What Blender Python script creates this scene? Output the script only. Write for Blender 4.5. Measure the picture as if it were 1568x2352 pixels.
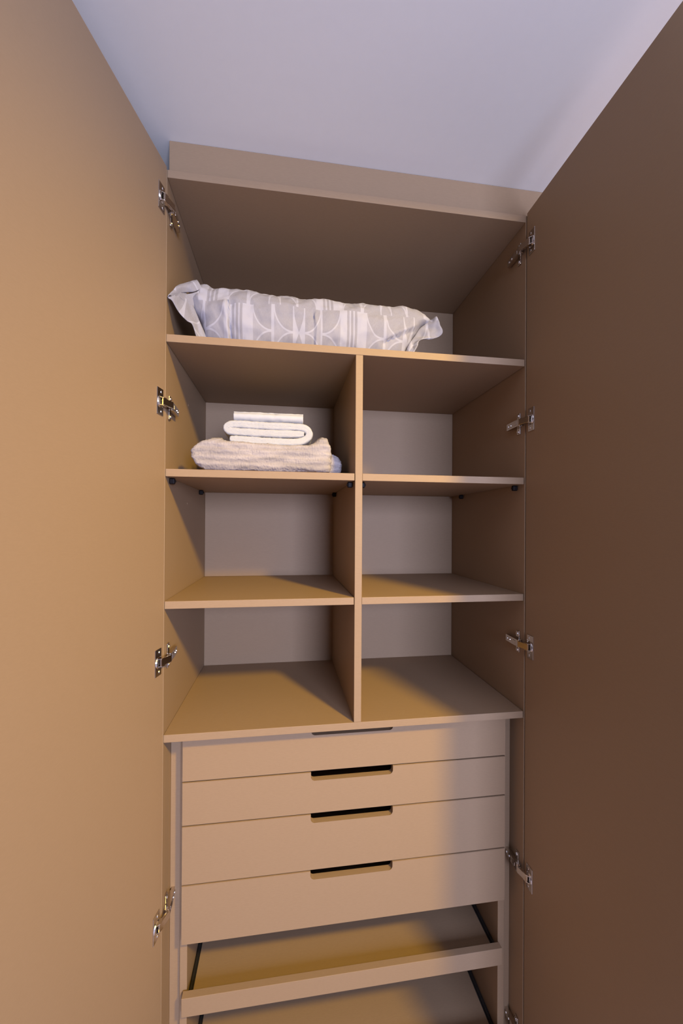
import bpy, bmesh, math, random
from mathutils import Vector, Matrix, noise
R = math.radians
scene = bpy.context.scene
for o in list(bpy.data.objects): bpy.data.objects.remove(o)
col = scene.collection

# ------------------------------------------------------------------ camera
cam_d = bpy.data.cameras.new('camera'); cam = bpy.data.objects.new('camera', cam_d); col.objects.link(cam)
cam_d.sensor_fit = 'VERTICAL'; cam_d.sensor_height = 36.0
cam_d.lens = 895.0 / 2352 * 36
cam_d.shift_y = 28.4 / 2352          # lens shift, verticals kept parallel
cam_d.clip_start = 0.02
_yaw, _pit, _rol = R(-8.1744), R(0.1923), R(0.3283)
_r = Vector((math.cos(_yaw), math.sin(_yaw), 0)); _f = Vector((-math.sin(_yaw), math.cos(_yaw), 0)); _u = Vector((0, 0, 1))
_f2 = _f * math.cos(_pit) + _u * math.sin(_pit); _u2 = -_f * math.sin(_pit) + _u * math.cos(_pit)
_r3 = _r * math.cos(_rol) + _u2 * math.sin(_rol); _u3 = -_r * math.sin(_rol) + _u2 * math.cos(_rol)
cam.matrix_world = Matrix(((_r3.x, _u3.x, -_f2.x, .3067), (_r3.y, _u3.y, -_f2.y, -1.0542), (_r3.z, _u3.z, -_f2.z, 1.5), (0, 0, 0, 1)))
scene.camera = cam

# ------------------------------------------------------------------ light, world, exposure
w = bpy.data.worlds.new('world'); scene.world = w; w.use_nodes = True
w.node_tree.nodes['Background'].inputs[0].default_value = (.62, .68, 1, 1)
w.node_tree.nodes['Background'].inputs[1].default_value = 0.0
def light(name, kind, loc, target, energy, colour, **kw):
    ld = bpy.data.lights.new(name, kind); ld.energy = energy; ld.color = colour
    for k, v in kw.items(): setattr(ld, k, v)
    lo = bpy.data.objects.new(name, ld); col.objects.link(lo); lo.location = loc
    lo.rotation_euler = (Vector(target) - Vector(loc)).to_track_quat('-Z', 'Y').to_euler()
    return lo
LAMP = (1.56, -2.0, 2.9)
light('ceiling_lamp_light', 'SPOT', LAMP, (.52, -.05, 1.20), 432, (1.0, .675, .05), shadow_soft_size=.12, spot_size=R(60), spot_blend=1.0)
light('window_light', 'AREA', (1.1, -3.6, 1.68), (.8, 0, 1.45), 182, (.57, .655, 1.0), shape='RECTANGLE', size=1.1, size_y=1.1)
light('side_window_light', 'AREA', (3.6, -2.0, 1.6), (0, -.6, 1.6), 12, (1.0, .90, .90), shape='RECTANGLE', size=1.2, size_y=1.2)
vs = scene.view_settings; vs.view_transform = 'Standard'; vs.look = 'None'; vs.gamma = 1; vs.use_curve_mapping = False
vs.exposure = 0.0

# ------------------------------------------------------------------ materials
def mat(name, base, rough=.5, metal=0, spec=.5):
    m = bpy.data.materials.new(name); m.use_nodes = True
    b = m.node_tree.nodes['Principled BSDF']
    b.inputs['Base Color'].default_value = (*base, 1); b.inputs['Roughness'].default_value = rough
    b.inputs['Metallic'].default_value = metal; b.inputs['Specular IOR Level'].default_value = spec
    return m
def noisy(name, base, rough, scale, amt, bump, stretch=(1, 1, 1), metal=0, spec=.5, detail=3, dist=.001):
    m = mat(name, base, rough, metal, spec); nt = m.node_tree; N = nt.nodes; L = nt.links; b = N['Principled BSDF']
    tc = N.new('ShaderNodeTexCoord'); mp = N.new('ShaderNodeMapping'); mp.inputs['Scale'].default_value = stretch
    nz = N.new('ShaderNodeTexNoise'); nz.inputs['Scale'].default_value = scale; nz.inputs['Detail'].default_value = detail
    L.new(tc.outputs['Object'], mp.inputs['Vector']); L.new(mp.outputs['Vector'], nz.inputs['Vector'])
    cr = N.new('ShaderNodeValToRGB'); lo = [c * (1 - amt) for c in base]; hi = [min(1, c * (1 + amt)) for c in base]
    cr.color_ramp.elements[0].color = (*lo, 1); cr.color_ramp.elements[1].color = (*hi, 1)
    cr.color_ramp.elements[0].position = .3; cr.color_ramp.elements[1].position = .7
    L.new(nz.outputs['Fac'], cr.inputs['Fac']); L.new(cr.outputs['Color'], b.inputs['Base Color'])
    bp = N.new('ShaderNodeBump'); bp.inputs['Strength'].default_value = bump; bp.inputs['Distance'].default_value = dist
    L.new(nz.outputs['Fac'], bp.inputs['Height']); L.new(bp.outputs['Normal'], b.inputs['Normal'])
    return m
TAUPE = (.30, .196, .113)
M = {}
M['laminate'] = noisy('taupe_laminate', TAUPE, .55, 420, .03, .05, (.2, 1, 1), spec=.22, dist=.0006)
M['door'] = noisy('taupe_door_laminate', TAUPE, .50, 420, .02, .04, (.25, .25, 1), spec=.25, dist=.0006)
M['white'] = noisy('ceiling_paint', (.88, .87, .82), .9, 40, .005, .02)
M['wall'] = noisy('wall_paint', (.36, .34, .34), .9, 40, .01, .03)
M['wall_dark'] = noisy('dark_wall_paint', (.20, .16, .13), .9, 40, .01, .03)
M['nickel'] = noisy('nickel_plated_steel', (.62, .56, .50), .20, 90, .04, .02, metal=1)
M['black'] = noisy('black_plastic', (.010, .006, .005), .55, 90, .1, .02, spec=.15)
M['runner'] = noisy('dark_steel_runner', (.05, .045, .04), .35, 60, .1, .02, metal=.6)
M['terry'] = noisy('white_terry', (.50, .485, .49), .95, 900, .05, .6, spec=.1, dist=.002)
M['sheet'] = noisy('white_cotton', (.50, .49, .51), .8, 1200, .02, .15, spec=.2, dist=.0005)
M['plush'] = noisy('beige_plush', (.335, .29, .28), .95, 34, .22, .35, (.35, 1, 2.4), spec=.15, dist=.003)
def wood_floor():
    m = mat('ash_grey_floor', (.33, .30, .28), .45); nt = m.node_tree; N = nt.nodes; L = nt.links; b = N['Principled BSDF']
    tc = N.new('ShaderNodeTexCoord'); br = N.new('ShaderNodeTexBrick')
    br.inputs['Scale'].default_value = 1; br.inputs['Brick Width'].default_value = 1.2; br.inputs['Row Height'].default_value = .14
    br.inputs['Mortar Size'].default_value = .002
    br.inputs['Color1'].default_value = (.60, .50, .49, 1); br.inputs['Color2'].default_value = (.52, .43, .42, 1); br.inputs['Mortar'].default_value = (.1, .09, .08, 1)
    L.new(tc.outputs['Object'], br.inputs['Vector']); L.new(br.outputs['Color'], b.inputs['Base Color'])
    return m
M['floor'] = wood_floor()

# ------------------------------------------------------------------ helpers
world_origin = {}
def finish(name, bm, m, parent=None, origin=None, smooth=False, label=None, cat=None, group=None, kind=None):
    bmesh.ops.recalc_face_normals(bm, faces=bm.faces)
    if origin is None:
        xs = [v.co for v in bm.verts]
        origin = Vector(((min(v.x for v in xs) + max(v.x for v in xs)) / 2, (min(v.y for v in xs) + max(v.y for v in xs)) / 2, min(v.z for v in xs)))
    origin = Vector(origin)
    for v in bm.verts: v.co -= origin
    me = bpy.data.meshes.new(name); bm.to_mesh(me); bm.free()
    if smooth:
        for p in me.polygons: p.use_smooth = True
    o = bpy.data.objects.new(name, me); col.objects.link(o)
    for mm in (m if isinstance(m, (list, tuple)) else [m]): me.materials.append(mm)
    if parent is not None:
        o.parent = parent; o.location = origin - world_origin[parent.name]
    else: o.location = origin
    world_origin[o.name] = origin
    if label: o['label'] = label
    if cat: o['category'] = cat
    if group: o['group'] = group
    if kind: o['kind'] = kind
    return o
def thing(name, loc, label, cat, group=None):
    o = bpy.data.objects.new(name, None); col.objects.link(o); o.location = loc; o.empty_display_size = .1
    world_origin[o.name] = Vector(loc); o['label'] = label; o['category'] = cat
    if group: o['group'] = group
    return o
def add_box(bm, x0, x1, y0, y1, z0, z1, bev=0, T=None):
    r = bmesh.ops.create_cube(bm, size=1)
    vs_ = r['verts']
    for v in vs_:
        v.co = Vector((x0 + (v.co.x + .5) * (x1 - x0), y0 + (v.co.y + .5) * (y1 - y0), z0 + (v.co.z + .5) * (z1 - z0)))
    es = list({e for v in vs_ for e in v.link_edges})
    allv = vs_
    if bev:
        rr = bmesh.ops.bevel(bm, geom=es, offset=bev, segments=2, affect='EDGES', profile=.5)
        allv = list({v for f in rr['faces'] for v in f.verts} | {v for v in vs_ if v.is_valid})
    if T is not None:
        for v in allv: v.co = T(v.co)
    return allv
def box(name, x0, x1, y0, y1, z0, z1, m, parent=None, bev=.0009, **kw):
    bm = bmesh.new(); add_box(bm, x0, x1, y0, y1, z0, z1, bev)
    return finish(name, bm, m, parent, **kw)
def prism(bm, pts, h0, h1, axis='z', T=None):
    """closed outline pts (2D) extruded between h0 and h1 along axis"""
    def P(a, b, h):
        p = Vector((a, b, h)) if axis == 'z' else (Vector((a, h, b)) if axis == 'y' else Vector((h, a, b)))
        return T(p) if T else p
    lo = [bm.verts.new(P(a, b, h0)) for a, b in pts]; hi = [bm.verts.new(P(a, b, h1)) for a, b in pts]
    n = len(pts); bm.faces.new(lo); bm.faces.new(hi[::-1])
    for i in range(n): bm.faces.new((lo[i], lo[(i + 1) % n], hi[(i + 1) % n], hi[i]))
def cyl(bm, c, axis, r, h, seg=16, T=None, r2=None):
    """cylinder starting at c going h along axis (unit vector)"""
    c = Vector(c); a = Vector(axis).normalized(); t = a.orthogonal().normalized(); b = a.cross(t); r2 = r if r2 is None else r2
    rings = []
    for k, rr in ((0, r), (h, r2)):
        ring = []
        for i in range(seg):
            p = c + a * k + (t * math.cos(2 * math.pi * i / seg) + b * math.sin(2 * math.pi * i / seg)) * rr
            ring.append(bm.verts.new(T(p) if T else p))
        rings.append(ring)
    bm.faces.new(rings[0]); bm.faces.new(rings[1][::-1])
    for i in range(seg): bm.faces.new((rings[0][i], rings[0][(i + 1) % seg], rings[1][(i + 1) % seg], rings[1][i]))
def fbm(p, s, o=3):
    return noise.fractal(Vector(p) * s, 1.0, 2.0, o)

# ------------------------------------------------------------------ levels (metres, y = 0 is the plane of the shelf fronts)
TH = .0197; Dp = .503; T0 = 2.3943; ZA = 1.9905; ZB = 1.6440; ZC = 1.3029; ZD = .9603
DVL, DVR = .4955, .5157; ZCEIL = 2.509; FLOOR = -.14; YD = .035

# ------------------------------------------------------------------ the room
def struct(name, bm, m): return finish(name, bm, m, kind='structure')
X0, X1, Y0, YB, ZT = -1.9, 3.7, -3.7, .56, 3.15
bm = bmesh.new(); add_box(bm, X0 - .1, X1 + .1, Y0 - .1, YB + .1, FLOOR - .1, FLOOR); struct('floor', bm, M['floor'])
# ceiling: low over the wardrobes, unseen step up added to let the high lamp in
bm = bmesh.new()
prism(bm, [(YB + .1, ZCEIL), (-.43, ZCEIL), (-.43, ZT), (Y0 - .1, ZT), (Y0 - .1, ZT + .1), (YB + .1, ZT + .1)], X0 - .1, X1 + .1, 'x')
struct('ceiling', bm, M['white'])
bm = bmesh.new(); add_box(bm, X0 - .1, X1 + .1, YB, YB + .1, FLOOR, ZCEIL); struct('wall_back', bm, M['wall'])
bm = bmesh.new(); add_box(bm, X0 - .1, X0, Y0, YB, FLOOR, ZT); struct('wall_left', bm, M['wall_dark'])
bm = bmesh.new(); add_box(bm, X1, X1 + .1, Y0, YB, FLOOR, ZT); struct('wall_right', bm, M['wall'])
bm = bmesh.new(); add_box(bm, X0 - .1, X1 + .1, Y0 - .1, Y0, FLOOR, ZT); struct('wall_front', bm, M['wall'])
bm = bmesh.new(); add_box(bm, X0, -.0225, .0, YB, FLOOR, 2.412); struct('unseen_neighbour_block', bm, M['laminate'])  # unseen stand-in for the neighbouring wardrobe, added to darken the gap above it
bm = bmesh.new(); add_box(bm, 1.0225, X1, .0, YB, FLOOR, 2.412); struct('trim_2', bm, M['laminate'])
bm = bmesh.new(); add_box(bm, -.001, X1, .020, .038, 2.4145, ZCEIL - .0005, .0008); struct('trim_3', bm, M['laminate'])

# ------------------------------------------------------------------ wardrobe
WD = thing('wardrobe', (.5, .25, FLOOR), 'tall taupe built-in wardrobe with two open doors, shelves and drawers', 'wardrobe')
lam = M['laminate']
side_left = box('side_panel', -TH, 0, 0, Dp + .02, FLOOR, T0 + TH, lam, WD)
box('side_panel', 1.0, 1.0 + TH, 0, Dp + .02, FLOOR, T0 + TH, lam, WD)
box('top_panel', .0003, .9997, 0, Dp, T0, T0 + TH, lam, WD)
box('back_panel', .0003, .9997, Dp, Dp + .016, FLOOR + .01, T0 + TH, lam, WD)
box('fixed_shelf', .0005, .998, 0, Dp - .0005, ZA - TH, ZA, lam, WD)
box('drawer_top', .0005, .9975, 0, Dp - .0005, ZD - TH, ZD, lam, WD)
box('divider', DVL, DVR, .0, Dp - .0005, ZD + .0003, ZA - TH - .0003, lam, WD)
for z in (ZB, ZC):
    for x0, x1 in ((.0008, DVL - .0018), (DVR + .0004, .9975)):
        s = box('shelf', x0, x1, .0004, Dp - .001, z - TH, z, lam, WD)
        if z == ZB:
            for sx in (x0, x1):
                for y in (.037, .398):
                    bm = bmesh.new(); d = 1 if sx == x0 else -1
                    xa = sx - d * .0003; xb = sx + d * .014
                    add_box(bm, min(xa, xb), max(xa, xb), y - .006, y + .006, z - TH - .0165, z - TH - .0003, .003)
                    cyl(bm, (xb - d * .001, y, z - TH - .0085), (d, 0, 0), .003, .003)
                    finish('shelf_support', bm, M['black'], s)
box('plinth', .0005, .9995, .03, .05, FLOOR, -.0905, lam, WD)
box('bottom_panel', .0005, .9995, .0, Dp, -.0895, -.0690, lam, WD)
for y, z in ((.2357, 1.8785), (.2318, 1.5665)):
    bm = bmesh.new(); cyl(bm, (.0002, y, z), (1, 0, 0), .0042, .0008, 20, r2=.0034); finish('screw_cap', bm, lam, side_left)
# drawer unit: spacers beside the inner sides, then the unit's own sides
for x0, x1 in ((.0003, .0285), (.9765, .9997)):
    box('spacer_panel', x0, x1, .070, .095, -.0685, ZD - TH - .0005, lam, WD)
box('drawer_unit_side', .0300, .0490, .058, Dp - .003, -.0685, ZD - TH - .0005, lam, WD)
box('drawer_unit_side', .9550, .9752, .058, Dp - .003, -.0685, ZD - TH - .0005, lam, WD)
DX0, DX1 = .0387, .9636
def drawer_front(z0, z1, parent):
    cx0, cx1, drop, r = .3815, .6165, .0235, .009
    pts = [(DX0, z0), (DX1, z0), (DX1, z1), (cx1, z1)]
    for k in range(7):
        a = -k / 6 * math.pi / 2; pts.append((cx1 - r + r * math.cos(a), z1 - drop + r + r * math.sin(a)))
    for k in range(7):
        a = -math.pi / 2 - k / 6 * math.pi / 2; pts.append((cx0 + r + r * math.cos(a), z1 - drop + r + r * math.sin(a)))
    pts += [(cx0, z1), (DX0, z1)]
    bm = bmesh.new(); prism(bm, pts, YD, YD + .0185, 'y')
    es = [e for e in bm.edges if abs(e.verts[0].co.y - YD) < 1e-6 and abs(e.verts[1].co.y - YD) < 1e-6]
    bmesh.ops.bevel(bm, geom=es, offset=.0008, segments=2, affect='EDGES')
    o = finish('drawer', bm, lam, parent)
    # open-topped box behind the front
    bm = bmesh.new(); zt = z1 - .045; xa, xb, ya, yb = .0625, .942, YD + .0187, .47
    add_box(bm, xa, xa + .014, ya, yb, z0 + .012, zt); add_box(bm, xb - .014, xb, ya, yb, z0 + .012, zt)
    add_box(bm, xa + .014, xb - .014, yb - .014, yb, z0 + .012, zt); add_box(bm, xa + .014, xb - .014, ya, ya + .012, z0 + .012, zt)
    add_box(bm, xa + .014, xb - .014, ya + .012, yb - .014, z0 + .012, z0 + .022)
    finish('drawer_box', bm, lam, o)
edges = [.9375, .8110, .6935, .5360, .3805]
for i in range(4):
    drawer_front(edges[i + 1] + (.0036 if i < 3 else 0), edges[i], WD)
for zb in (.2145, -.0400):
    t = box('pull_out_tray', .0618, .9398, YD + .0190, .475, zb - .016, zb, lam, WD)
    box('front_rail', .0400, .9560, YD, YD + .0188, zb - .0265, zb + .0235, lam, t)
    for x0, x1 in ((.0493, .0614), (.9402, .9547)):
        bm = bmesh.new(); add_box(bm, x0, x1, .060, .47, zb - .032, zb - .002, .001)
        xm = (x0 + x1) / 2
        add_box(bm, xm - .003, xm + .003, .060, .45, zb - .004, zb + .002, .0008)
        finish('runner', bm, M['runner'], t)

# doors with concealed hinges
ZH = (2.317, 1.807, 1.157, .500, .008)
DOORW = .505
def door_side(mirror, ang, px0, label):
    a = R(ang)
    def W(p):                                   # local (mirror for the right door)
        return Vector((1.0 - p.x, p.y, p.z)) if mirror else Vector(p)
    def D(s, n, z):                             # along the open door, off its inner face, height
        return Vector((px0 - math.sin(a) * s + math.cos(a) * n, -.004 - math.cos(a) * s - math.sin(a) * n, z))
    bm = bmesh.new()
    add_box(bm, 0, DOORW, -TH, 0, -.070, 2.4175, .0009, T=lambda p: W(D(p.x, p.y, p.z)))
    o0 = W(D(0, 0, -.07))
    door = finish('door', bm, M['door'], WD, origin=o0, label=label)
    for zh in ZH:
        bm = bmesh.new()
        TD = lambda p: W(D(p.x, p.y, p.z + zh)); TW = lambda p: W(Vector((p.x, p.y, p.z + zh)))
        add_box(bm, .0125, .0405, .0001, .0022, -.0335, .0335, .0008, T=TD)             # flange on the door
        for sz in (-1, 1): cyl(bm, (.0215, .0022, sz * .0245), (0, 1, 0), .0042, .0012, T=TD, r2=.0034)
        cyl(bm, (.0255, .0022, 0), (0, 1, 0), .0150, .0025, 28, T=TD, r2=.0135)         # cup rim
        # curved side cheeks rising out of the cup
        for sz in (-1, 1):
            prism(bm, [(.036, .002), (.014, .002), (.010, .010), (.016, .0135), (.026, .0115)], sz * .0095 - .0008, sz * .0095 + .0008, 'z', T=TD)
        # arm bridging from the cup to the body on the side panel
        A = D(.0240, .0075, 0); Bp = Vector((.0150, .0020, 0)); u = (Bp - A).normalized(); n = Vector((u.y, -u.x, 0)); ln = (Bp - A).length
        TA = lambda p: W(A + u * p.x + n * p.y + Vector((0, 0, p.z + zh)))
        add_box(bm, -.004, ln + .001, 0, .0045, -.0088, .0088, .0010, T=TA)
        add_box(bm, .004, ln - .002, -.0050, 0, -.0070, .0070, .0006, T=TA)
        cyl(bm, (.0140, .0060, -.0115), (0, 0, 1), .0026, .023, T=TW)
        cyl(bm, (.0085, .0040, -.0115), (0, 0, 1), .0022, .023, T=TW)
        # body channel on the side panel
        prism(bm, [(.0050, .0030), (.0140, .0005), (.0165, .0080), (.0155, .0400), (.0130, .0740), (.0050, .0760)], -.0098, .0098, 'z', T=TW)
        for y, x in ((.048, .0150), (.063, .0140)): cyl(bm, (x - .002, y, 0), (1, .12, 0), .0040, .0036, T=TW, r2=.0032)
        add_box(bm, .0150, .0170, .0180, .0330, -.0050, .0050, .0006, T=TW)
        # mounting plate with upper and lower screw wings
        add_box(bm, .0002, .0056, .012, .062, -.0075, .0075, .0006, T=TW)
        add_box(bm, .0002, .0045, .019, .034, -.0315, .0315, .0014, T=TW)
        for sz in (-1, 1): cyl(bm, (.0045, .0265, sz * .0235), (1, 0, 0), .0050, .0026, T=TW, r2=.0038)
        finish('hinge', bm, M['nickel'], door)
    return door
door_side(False, 12.47, .0002, 'left door swung open past square, brightly lit inner face')
door_side(True, -1.95, -.0010, 'right door standing open square, shaded inner face')

# ------------------------------------------------------------------ soft goods
def spline(pts, n, closed=False):
    """Catmull-Rom through pts (tuples), n samples evenly spread along the length"""
    P = [Vector(p) for p in pts]; m = len(P); out = []
    segs = m if closed else m - 1
    g = (lambda i: P[i % m]) if closed else (lambda i: P[max(0, min(m - 1, i))])
    for i in range(segs):
        a, b, c, d = g(i - 1), g(i), g(i + 1), g(i + 2)
        for k in range(24):
            t = k / 24
            out.append(.5 * ((2 * b) + (c - a) * t + (2 * a - 5 * b + 4 * c - d) * t * t + (3 * b - a - 3 * c + d) * t ** 3))
    out.append(g(segs) if closed else P[-1])
    L = [0]
    for i in range(1, len(out)): L.append(L[-1] + (out[i] - out[i - 1]).length)
    res = []; j = 0; cnt = n if closed else n - 1
    for k in range(n):
        d = L[-1] * k / cnt
        while j < len(L) - 2 and L[j + 1] < d: j += 1
        f = (d - L[j]) / max(1e-9, L[j + 1] - L[j]); res.append(out[j].lerp(out[j + 1], min(1, f)))
    return res
def lerp_tab(tab, v):
    if v <= tab[0][0]: return tab[0][1]
    for (a, b), (c, d) in zip(tab, tab[1:]):
        if v <= c:
            f = (v - a) / (c - a); f = f * f * (3 - 2 * f); return b + (d - b) * f
    return tab[-1][1]
def seg_dist(p, a, b):
    a = Vector(a); b = Vector(b); p = Vector(p); d = b - a; t = max(0, min(1, (p - a).dot(d) / d.length_squared)); return (p - (a + d * t)).length
def skin_rings(bm, rings, close=True):
    for A, B in zip(rings, rings[1:]):
        n = len(A)
        for i in range(n if close else n - 1):
            q = [A[i], A[(i + 1) % n], B[(i + 1) % n], B[i]]
            q = [v for k, v in enumerate(q) if v not in q[:k]]
            if len(q) > 2: bm.faces.new(q)

# printed cotton of the pillow
def print_material():
    m = mat('printed_cotton', (.8, .77, .78), .85, spec=.2); nt = m.node_tree; N = nt.nodes; L = nt.links; b = N['Principled BSDF']
    uv = N.new('ShaderNodeUVMap'); uv.uv_map = 'UVMap'; sp = N.new('ShaderNodeSeparateXYZ'); L.new(uv.outputs[0], sp.inputs[0])
    def F(op, a, c=None, d=None):
        n = N.new('ShaderNodeMath'); n.operation = op
        for i, v in enumerate((a, c, d)):
            if v is None: continue
            if isinstance(v, (int, float)): n.inputs[i].default_value = v
            else: L.new(v, n.inputs[i])
        return n.outputs[0]
    X, V = sp.outputs[0], sp.outputs[1]
    up = F('GREATER_THAN', V, 0.0)
    x = F('SUBTRACT', X, F('MULTIPLY_ADD', up, -.068, .171))
    P = .321
    p = F('MULTIPLY', F('FRACT', F('DIVIDE', x, P)), P)
    pw = F('SUBTRACT', F('MULTIPLY', F('FRACT', F('ADD', F('DIVIDE', x, P), .5)), P), P / 2)
    q = F('MULTIPLY', F('SUBTRACT', F('FRACT', F('ADD', F('DIVIDE', V, .138), F('MULTIPLY_ADD', up, -.04, .53))), .5), .138)
    aq = F('ABSOLUTE', q)
    grey = None; ring = None
    for a, c, cc in ((.043, .093, .093), (.101, .153, .153), (.187, .231, .187), (.236, .287, .236)):
        band = F('MULTIPLY', F('GREATER_THAN', p, a), F('LESS_THAN', p, c))
        dx = F('DIVIDE', F('SUBTRACT', p, cc), c - a); dq = F('DIVIDE', q, .068)
        rr = F('SQRT', F('ADD', F('MULTIPLY', dx, dx), F('MULTIPLY', dq, dq)))
        rg = F('MULTIPLY', F('LESS_THAN', F('ABSOLUTE', F('SUBTRACT', rr, 1.0)), .035), band)
        inner = F('MULTIPLY', F('LESS_THAN', rr, 1.0), band)
        gb = F('MULTIPLY_ADD', inner, .30, F('MULTIPLY', band, .66))
        grey = gb if grey is None else F('MAXIMUM', grey, gb); ring = rg if ring is None else F('MAXIMUM', ring, rg)
    lens = F('LESS_THAN', F('ABSOLUTE', F('SUBTRACT', p, .170)), F('MULTIPLY_ADD', F('MULTIPLY', aq, aq), -3.1, .0140))
    apw = F('ABSOLUTE', pw)
    st = F('MAXIMUM', F('MULTIPLY', F('LESS_THAN', apw, .0032), 1.25), F('MULTIPLY', F('LESS_THAN', F('ABSOLUTE', F('SUBTRACT', apw, .0112)), .0034), .95))
    g = F('MAXIMUM', F('MAXIMUM', F('MULTIPLY', grey, F('SUBTRACT', 1.0, ring)), F('MULTIPLY', lens, .9)), st)
    nz = N.new('ShaderNodeTexNoise'); nz.inputs['Scale'].default_value = 1; nz.inputs['Detail'].default_value = 3
    mp = N.new('ShaderNodeMapping'); mp.inputs['Scale'].default_value = (520, 140, 1); L.new(uv.outputs[0], mp.inputs[0]); L.new(mp.outputs[0], nz.inputs[0])
    g2 = F('MULTIPLY', g, F('MULTIPLY_ADD', nz.outputs['Fac'], .7, .62))
    mx = N.new('ShaderNodeMix'); mx.data_type = 'RGBA'; L.new(g2, mx.inputs['Factor'])
    mx.inputs['A'].default_value = (.40, .38, .415, 1); mx.inputs['B'].default_value = (.285, .265, .28, 1)
    L.new(mx.outputs['Result'], b.inputs['Base Color'])
    bp = N.new('ShaderNodeBump'); bp.inputs['Strength'].default_value = .12; bp.inputs['Distance'].default_value = .0006
    L.new(nz.outputs['Fac'], bp.inputs['Height']); L.new(bp.outputs['Normal'], b.inputs['Normal'])
    return m
M['print'] = print_material()

PILLOW = thing('pillow', (.38, .23, ZA), 'pillow in grey and white geometric print lying along the top shelf', 'pillow')
PROF = spline([(0, .120, 1.9925), (0, .085, 1.994), (0, .060, 2.012), (0, .046, 2.050), (0, .043, 2.085), (0, .0475, 2.112), (0, .056, 2.135), (0, .074, 2.162),
               (0, .108, 2.185), (0, .170, 2.200), (0, .250, 2.202), (0, .340, 2.185), (0, .400, 2.148), (0, .425, 2.090), (0, .400, 2.025), (0, .340, 1.996), (0, .240, 1.992)], 150, True)
XL = [(1.99, .090), (2.03, .078), (2.06, .068), (2.10, .044), (2.134, .026), (2.165, .034), (2.20, .052)]
XR = [(1.99, .640), (2.03, .668), (2.06, .684), (2.095, .705), (2.128, .748), (2.155, .738), (2.185, .712), (2.21, .70)]
HT = [(.03, -.006), (.07, .004), (.10, -.004), (.19, -.003), (.26, -.008), (.36, -.014), (.405, -.008), (.46, -.016), (.56, -.014), (.70, -.012), (.75, -.02)]
bm = bmesh.new(); uvl = bm.loops.layers.uv.new('UVMap'); NU = 330; uvc = {}; rings = []
arc = [0.0]
for i in range(1, len(PROF)): arc.append(arc[-1] + (PROF[i] - PROF[i - 1]).length)
seam_i = min(range(60), key=lambda i: abs(PROF[i].z - 2.113) + (1 if PROF[i].y > .07 else 0))
for k in range(NU + 1):
    u = k / NU; e = abs(2 * u - 1); sc = max(.04, (1 - e ** 14)) ** .5
    ring = []
    for i, p in enumerate(PROF):
        y, z = p.y, p.z
        xl, xr = lerp_tab(XL, z), lerp_tab(XR, z); x = xl + (xr - xl) * u
        yc = .105; y2 = yc + (y - yc) * (sc if y < yc else .35 + .65 * sc)
        top = max(0, min(1, (z - 2.113) / .07)); z2 = z + lerp_tab(HT, x) * top
        fr = max(0, min(1, (.16 - y) / .08))
        d = 0
        d -= .0035 * math.exp(-((z - 2.112) / .0028) ** 2) * fr                         # stitched seam
        low = 1 if z < 2.116 else 0
        dd = seg_dist((x, z, 0), (.1445, 2.116, 0), (.1555, 1.99, 0)); side = 1 if x < .150 else -1
        d += low * fr * (.010 * math.exp(-(dd / .020) ** 2) * side - .006 * math.exp(-(dd / .003) ** 2))
        dd = min(seg_dist((x, z, 0), (.378, 2.106, 0), (.3865, 2.068, 0)), seg_dist((x, z, 0), (.3865, 2.068, 0), (.3846, 1.99, 0))); side = 1 if x > .384 else -.3
        d += low * fr * (.004 * math.exp(-(dd / .012) ** 2) * side - .004 * math.exp(-(dd / .0025) ** 2))
        dd = min(seg_dist((x, z, 0), (.745, 2.121, 0), (.677, 2.079, 0)), seg_dist((x, z, 0), (.677, 2.079, 0), (.600, 2.043, 0)))
        above = 1 if z > 2.043 + (x - .6) * .5 else -1
        d += low * fr * (.006 * math.exp(-(dd / .016) ** 2) * above - .005 * math.exp(-(dd / .003) ** 2))
        dd = min(seg_dist((x, z, 0), (.325, 2.128, 0), (.372, 2.165, 0)), seg_dist((x, z, 0), (.372, 2.165, 0), (.405, 2.170, 0)))
        d += (.003 * (1 if z > 2.14 else 0) - .0035) * math.exp(-(dd / .005) ** 2) * fr
        wv = fbm((x * 1.0, y * .6, z * 1.3), 16, 3) * .0060 + fbm((x + 5, y, z), 55, 2) * .0014
        wl = max(0, 1 - x / .16); wv += wl * fbm((x + 3, y, z), 34, 3) * .008
        d += wv * (1 if z > 2.0 else .2)
        nx = PROF[(i + 1) % len(PROF)] - PROF[i - 1]; nrm = Vector((0, nx.z, -nx.y)).normalized() * -1
        v = bm.verts.new((x, y2 + nrm.y * d, max(1.9908, z2 + nrm.z * d)))
        ring.append(v); uvc[v] = (x, arc[i] - arc[seam_i])
    rings.append(ring)
skin_rings(bm, rings)
bm.faces.new(rings[0]); bm.faces.new(rings[-1][::-1])
for f in bm.faces:
    ks = [uvc[l.vert] for l in f.loops]; big = max(k[1] for k in ks) - min(k[1] for k in ks) > .5
    for l, kk in zip(f.loops, ks): l[uvl].uv = (kk[0], kk[1] - (arc[-1] if big and kk[1] > .5 else 0))
finish('cushion', bm, M['print'], PILLOW, smooth=True)
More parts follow.
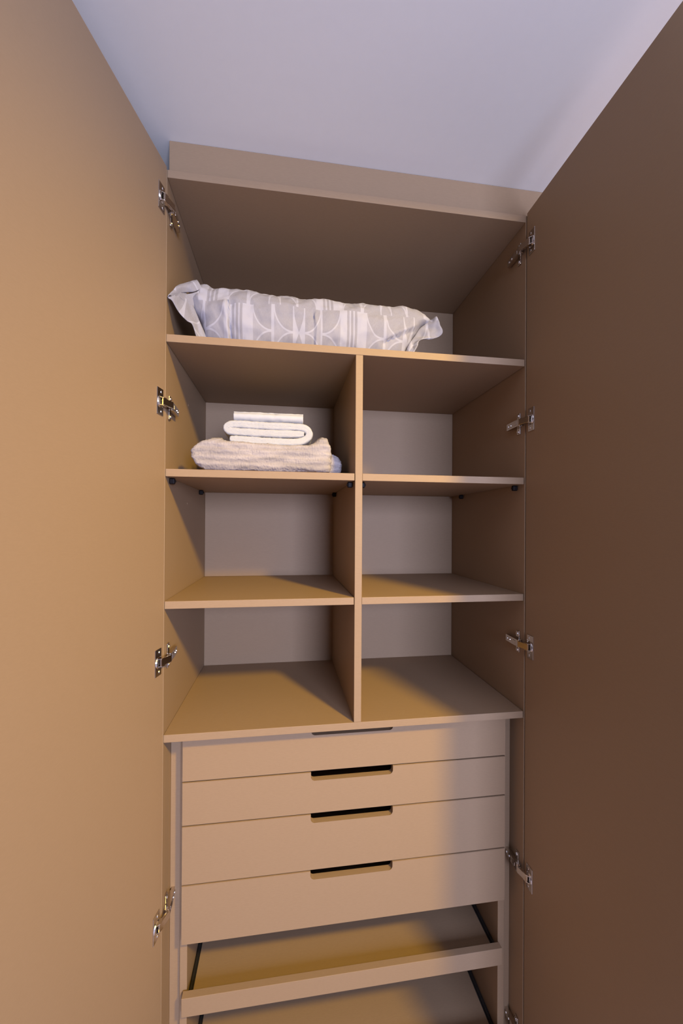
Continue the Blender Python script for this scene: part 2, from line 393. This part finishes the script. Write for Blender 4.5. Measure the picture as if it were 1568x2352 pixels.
def patch(bm, inner, outer, n, m, wave, uvl, bulge=0.0, seed=0):
    A = spline(inner, n); B = spline(outer, n); grid = []
    for i in range(n):
        row = []
        for j in range(m):
            t = j / (m - 1); p = A[i].lerp(B[i], t)
            w_ = wave * (noise.noise((i / n * 4 + seed, t * 1.6, seed)) + .5 * noise.noise((i / n * 11 + seed, t * 3, seed))) * min(1, t * 3) * (1 if t < .95 else .7)
            row.append(bm.verts.new((p.x, p.y + w_ - bulge * math.sin(math.pi * t), p.z)))
        grid.append(row)
    for i in range(n - 1):
        for j in range(m - 1):
            f = bm.faces.new((grid[i][j], grid[i + 1][j], grid[i + 1][j + 1], grid[i][j + 1]))
            for l in f.loops: l[uvl].uv = (l.vert.co.x, l.vert.co.z - 2.113)
    return grid
def border(name, specs):
    bm = bmesh.new(); uvl = bm.loops.layers.uv.new('UVMap')
    for k, (a, b, wv, bl) in enumerate(specs): patch(bm, a, b, 44, 22, wv, uvl, bl, k * 7.3 + 1.7)
    o = finish(name, bm, M['print'], PILLOW, smooth=True)
    md = o.modifiers.new('cloth', 'SOLIDIFY'); md.thickness = .0018; md.offset = 0
border('border', [
    ([(.0180, .012, 2.0990), (.0325, .052, 2.1325), (.0430, .062, 2.116), (.0540, .066, 2.097), (.0700, .068, 2.058), (.0860, .078, 2.020), (.0900, .085, 1.993)],
     [(.0035, .003, 2.0840), (.0134, .006, 2.0785), (.0260, .016, 2.0583), (.0424, .030, 2.0441), (.0546, .040, 2.0400), (.0627, .050, 2.0158), (.0700, .056, 1.993)], .006, .000),
    ([(.0120, .010, 2.0930), (.0250, .034, 2.1180), (.0400, .055, 2.1340), (.0560, .060, 2.1400), (.0720, .075, 2.1600)],
     [(.0030, .003, 2.0860), (.0115, .018, 2.1130), (.0193, .036, 2.1390), (.0366, .060, 2.1640), (.0560, .084, 2.1870)], .003, .009),
    ([(.0210, .022, 2.1080), (.0300, .048, 2.1230), (.0440, .060, 2.1330), (.0600, .064, 2.1420), (.0760, .080, 2.1600)],
     [(.0330, .052, 2.1000), (.0480, .068, 2.0960), (.0620, .074, 2.1050), (.0760, .078, 2.1200), (.0900, .086, 2.1480)], .003, .003)])
border('border', [
    ([(.7440, .082, 2.1300), (.7217, .078, 2.1119), (.7041, .078, 2.0974), (.6899, .078, 2.0744), (.6755, .076, 2.0536), (.6639, .076, 2.0319), (.6500, .078, 1.9950)],
     [(.7519, .066, 2.1290), (.7576, .052, 2.1006), (.7638, .047, 2.0726), (.7400, .053, 2.0575), (.7000, .058, 2.0530), (.6879, .054, 2.0295), (.6700, .062, 1.9940)], .010, .004)])

# folded plush blanket
def domed(bm, outline, y0, y1, dome, nr=34, nb=44, pw=3.0):
    O = spline([(a, 0, b) for a, b in outline], 190, True); c = sum(O, Vector()) / len(O); rings = []
    for k in range(1, nr + 1):
        s_ = k / nr; y = y0 + dome * (1 - (1 - s_ ** pw) ** .5)
        rings.append([bm.verts.new((c.x + (p.x - c.x) * s_, y, c.z + (p.z - c.z) * s_)) for p in O])
    for k in range(1, nb + 1):
        y = y0 + dome + (y1 - y0 - dome) * k / nb
        rings.append([bm.verts.new((p.x, y, p.z)) for p in O])
    cf = bm.verts.new((c.x, y0, c.z)); n = len(O)
    for i in range(n): bm.faces.new((cf, rings[0][(i + 1) % n], rings[0][i]))
    skin_rings(bm, rings); bm.faces.new(rings[-1])
bm = bmesh.new()
TOPZ = [(.046, 1.701), (.060, 1.720), (.082, 1.737), (.105, 1.7455), (.125, 1.745), (.150, 1.7375), (.25, 1.7305), (.33, 1.7310), (.372, 1.7335), (.392, 1.7455), (.408, 1.7590), (.423, 1.755), (.432, 1.737), (.4365, 1.712)]
BOTZ = [(.046, 1.697), (.052, 1.681), (.066, 1.662), (.085, 1.6475), (.430, 1.6470), (.4355, 1.652), (.4365, 1.66)]
def lin_tab(tab, v):
    for (a, b), (c, d) in zip(tab, tab[1:]):
        if v <= c: return b + (d - b) * (v - a) / (c - a)
    return tab[-1][1]
RR = []
for k in range(180):                                   # rounded rectangle, unit square with depth along y
    a = 2 * math.pi * k / 180; c_, s_ = math.cos(a), math.sin(a); e = 5.0
    rr_ = (abs(c_) ** e + abs(s_) ** e) ** (-1 / e); RR.append((c_ * rr_, s_ * rr_))
rings = []
for k in range(281):
    u = k / 280; x = .046 + (.4365 - .046) * u
    zt, zb_ = lin_tab(TOPZ, x), lin_tab(BOTZ, x); e = max(0, 1 - min(x - .046, .4365 - x) / .02); yf = .046 + .018 * (1 - math.sqrt(max(0, 1 - e * e)))
    prof = []
    for c_, s_ in RR:
        y = (yf + .42) / 2 - c_ * (.42 - yf) / 2; z = (zt + zb_) / 2 + s_ * (zt - zb_) / 2
        # tighten the long depth so the front keeps a cushion-like roll
        d_ = (y - yf); y = yf + (d_ * .35 if d_ < .03 else .0105 + (d_ - .03) * (.42 - yf - .0105) / (.42 - yf - .03))
        prof.append(bm.verts.new((x, y, z)))
    rings.append(prof)
skin_rings(bm, rings); bm.faces.new(rings[0]); bm.faces.new(rings[-1][::-1])
domed(bm, [(.420, 1.690), (.430, 1.712), (.447, 1.716), (.466, 1.704), (.475, 1.684), (.470, 1.660), (.458, 1.6475), (.430, 1.6465), (.420, 1.66)], .095, .40, .025, 20, 24)
bmesh.ops.recalc_face_normals(bm, faces=bm.faces); bm.normal_update()
for v in bm.verts:
    p = v.co.copy(); fr = max(0, min(1, (.14 - p.y) / .07))
    rib = math.sin((p.z + .006 * fbm((p.x, 0, p.z), 9, 2)) * 2 * math.pi / .0205 + 1.5 * p.x)
    dr = v.normal
    d = .0010 * rib * fr + fbm((p.x * .5, p.y, p.z), 38, 3) * .0036 + fbm(p, 260, 2) * .0013
    q = p + dr * d
    if p.y > .07 and .13 < p.x < .395 and p.z > 1.70: q.z = min(q.z, 1.7325 + max(0, p.x - .378) * .9)
    q.z = max(q.z, ZB + .0012); v.co = q
tb = finish('folded_blanket', bm, M['plush'], smooth=True, label='thick folded beige plush blanket at the bottom of the linen stack', cat='blanket')

# rolled-over bath towel and the folded sheet on top
def ribbon(name, path, half, e0, e1, axis, m, label, cat, n=210, nb=70, nr=7, rough=.0012, rs=300, extra=None, rnd=.006):
    """folded cloth: a thick ribbon along path (2D), extruded along axis between e0 and e1 with rounded rims at both ends"""
    bm = bmesh.new(); paths = [(path, half)] + (extra or [])
    for pth, hf in paths:
        C = spline([(a, 0, b) for a, b in pth], n); T_ = []
        for i in range(n):
            t = (C[min(n - 1, i + 1)] - C[max(0, i - 1)]).normalized(); T_.append(Vector((-t.z, 0, t.x)))
        def ring(sc, e):
            pts = []
            for sgn, rng in ((1, range(n)), (-1, range(n - 1, -1, -1))):
                for i in rng:
                    end = min(i, n - 1 - i) / n * 22; k = math.sqrt(max(0, 1 - (1 - min(1, end + .25)) ** 2))
                    p = C[i] + T_[i] * hf * sc * sgn * k
                    pts.append(bm.verts.new((p.x, e, p.z) if axis == 'y' else (e, p.x, p.z)))
            return pts
        rings = []
        for k in range(0, nr + 1):
            s_ = k / nr; rings.append(ring(max(.02, s_), e0 + rnd * (1 - math.sqrt(1 - s_ ** 5))))
        for k in range(1, nb + 1): rings.append(ring(1, e0 + rnd + (e1 - e0 - 2 * rnd) * k / nb))
        for k in range(nr - 1, -1, -1):
            s_ = k / nr; rings.append(ring(max(.02, s_), e1 - rnd * (1 - math.sqrt(1 - s_ ** 5))))
        skin_rings(bm, rings)
        for rr in (rings[0], rings[-1]): bm.faces.new(rr if rr is rings[0] else rr[::-1])
    bmesh.ops.remove_doubles(bm, verts=bm.verts, dist=.00002)
    bmesh.ops.recalc_face_normals(bm, faces=bm.faces); bm.normal_update()
    for v in bm.verts:
        p = v.co.copy(); v.co = p + v.normal * (fbm(p, rs, 2) * rough + fbm(p, 28, 2) * rough * 1.2)
    return finish(name, bm, m, smooth=True, label=label, cat=cat)
ribbon('bath_towel', [(.1470, 1.7495), (.20, 1.7470), (.28, 1.7450), (.34, 1.7470), (.366, 1.7570), (.3745, 1.7715), (.365, 1.7860), (.34, 1.7905), (.25, 1.7910), (.17, 1.7925),
                      (.148, 1.7905), (.1370, 1.7835), (.1400, 1.7750), (.152, 1.7715), (.20, 1.7698), (.28, 1.7690), (.3600, 1.7705)], .0112, .100, .37, 'y', M['terry'],
       'folded white terry towel lying on the beige blanket', 'towel', rough=.0011, rs=420)
ribbon('bed_sheet', [(.350, 1.8130), (.20, 1.8125), (.140, 1.8120), (.1235, 1.8165), (.1235, 1.8235), (.140, 1.8275), (.20, 1.8280), (.350, 1.8280)], .0070, .1535, .3575, 'x', M['sheet'],
       'thin smooth white folded sheet on top of the towel', 'bed sheet', rough=.0009, rs=60, rnd=.0015,
       extra=[([(.345, 1.8375), (.22, 1.8375), (.150, 1.8368), (.126, 1.8330)], .0022)])
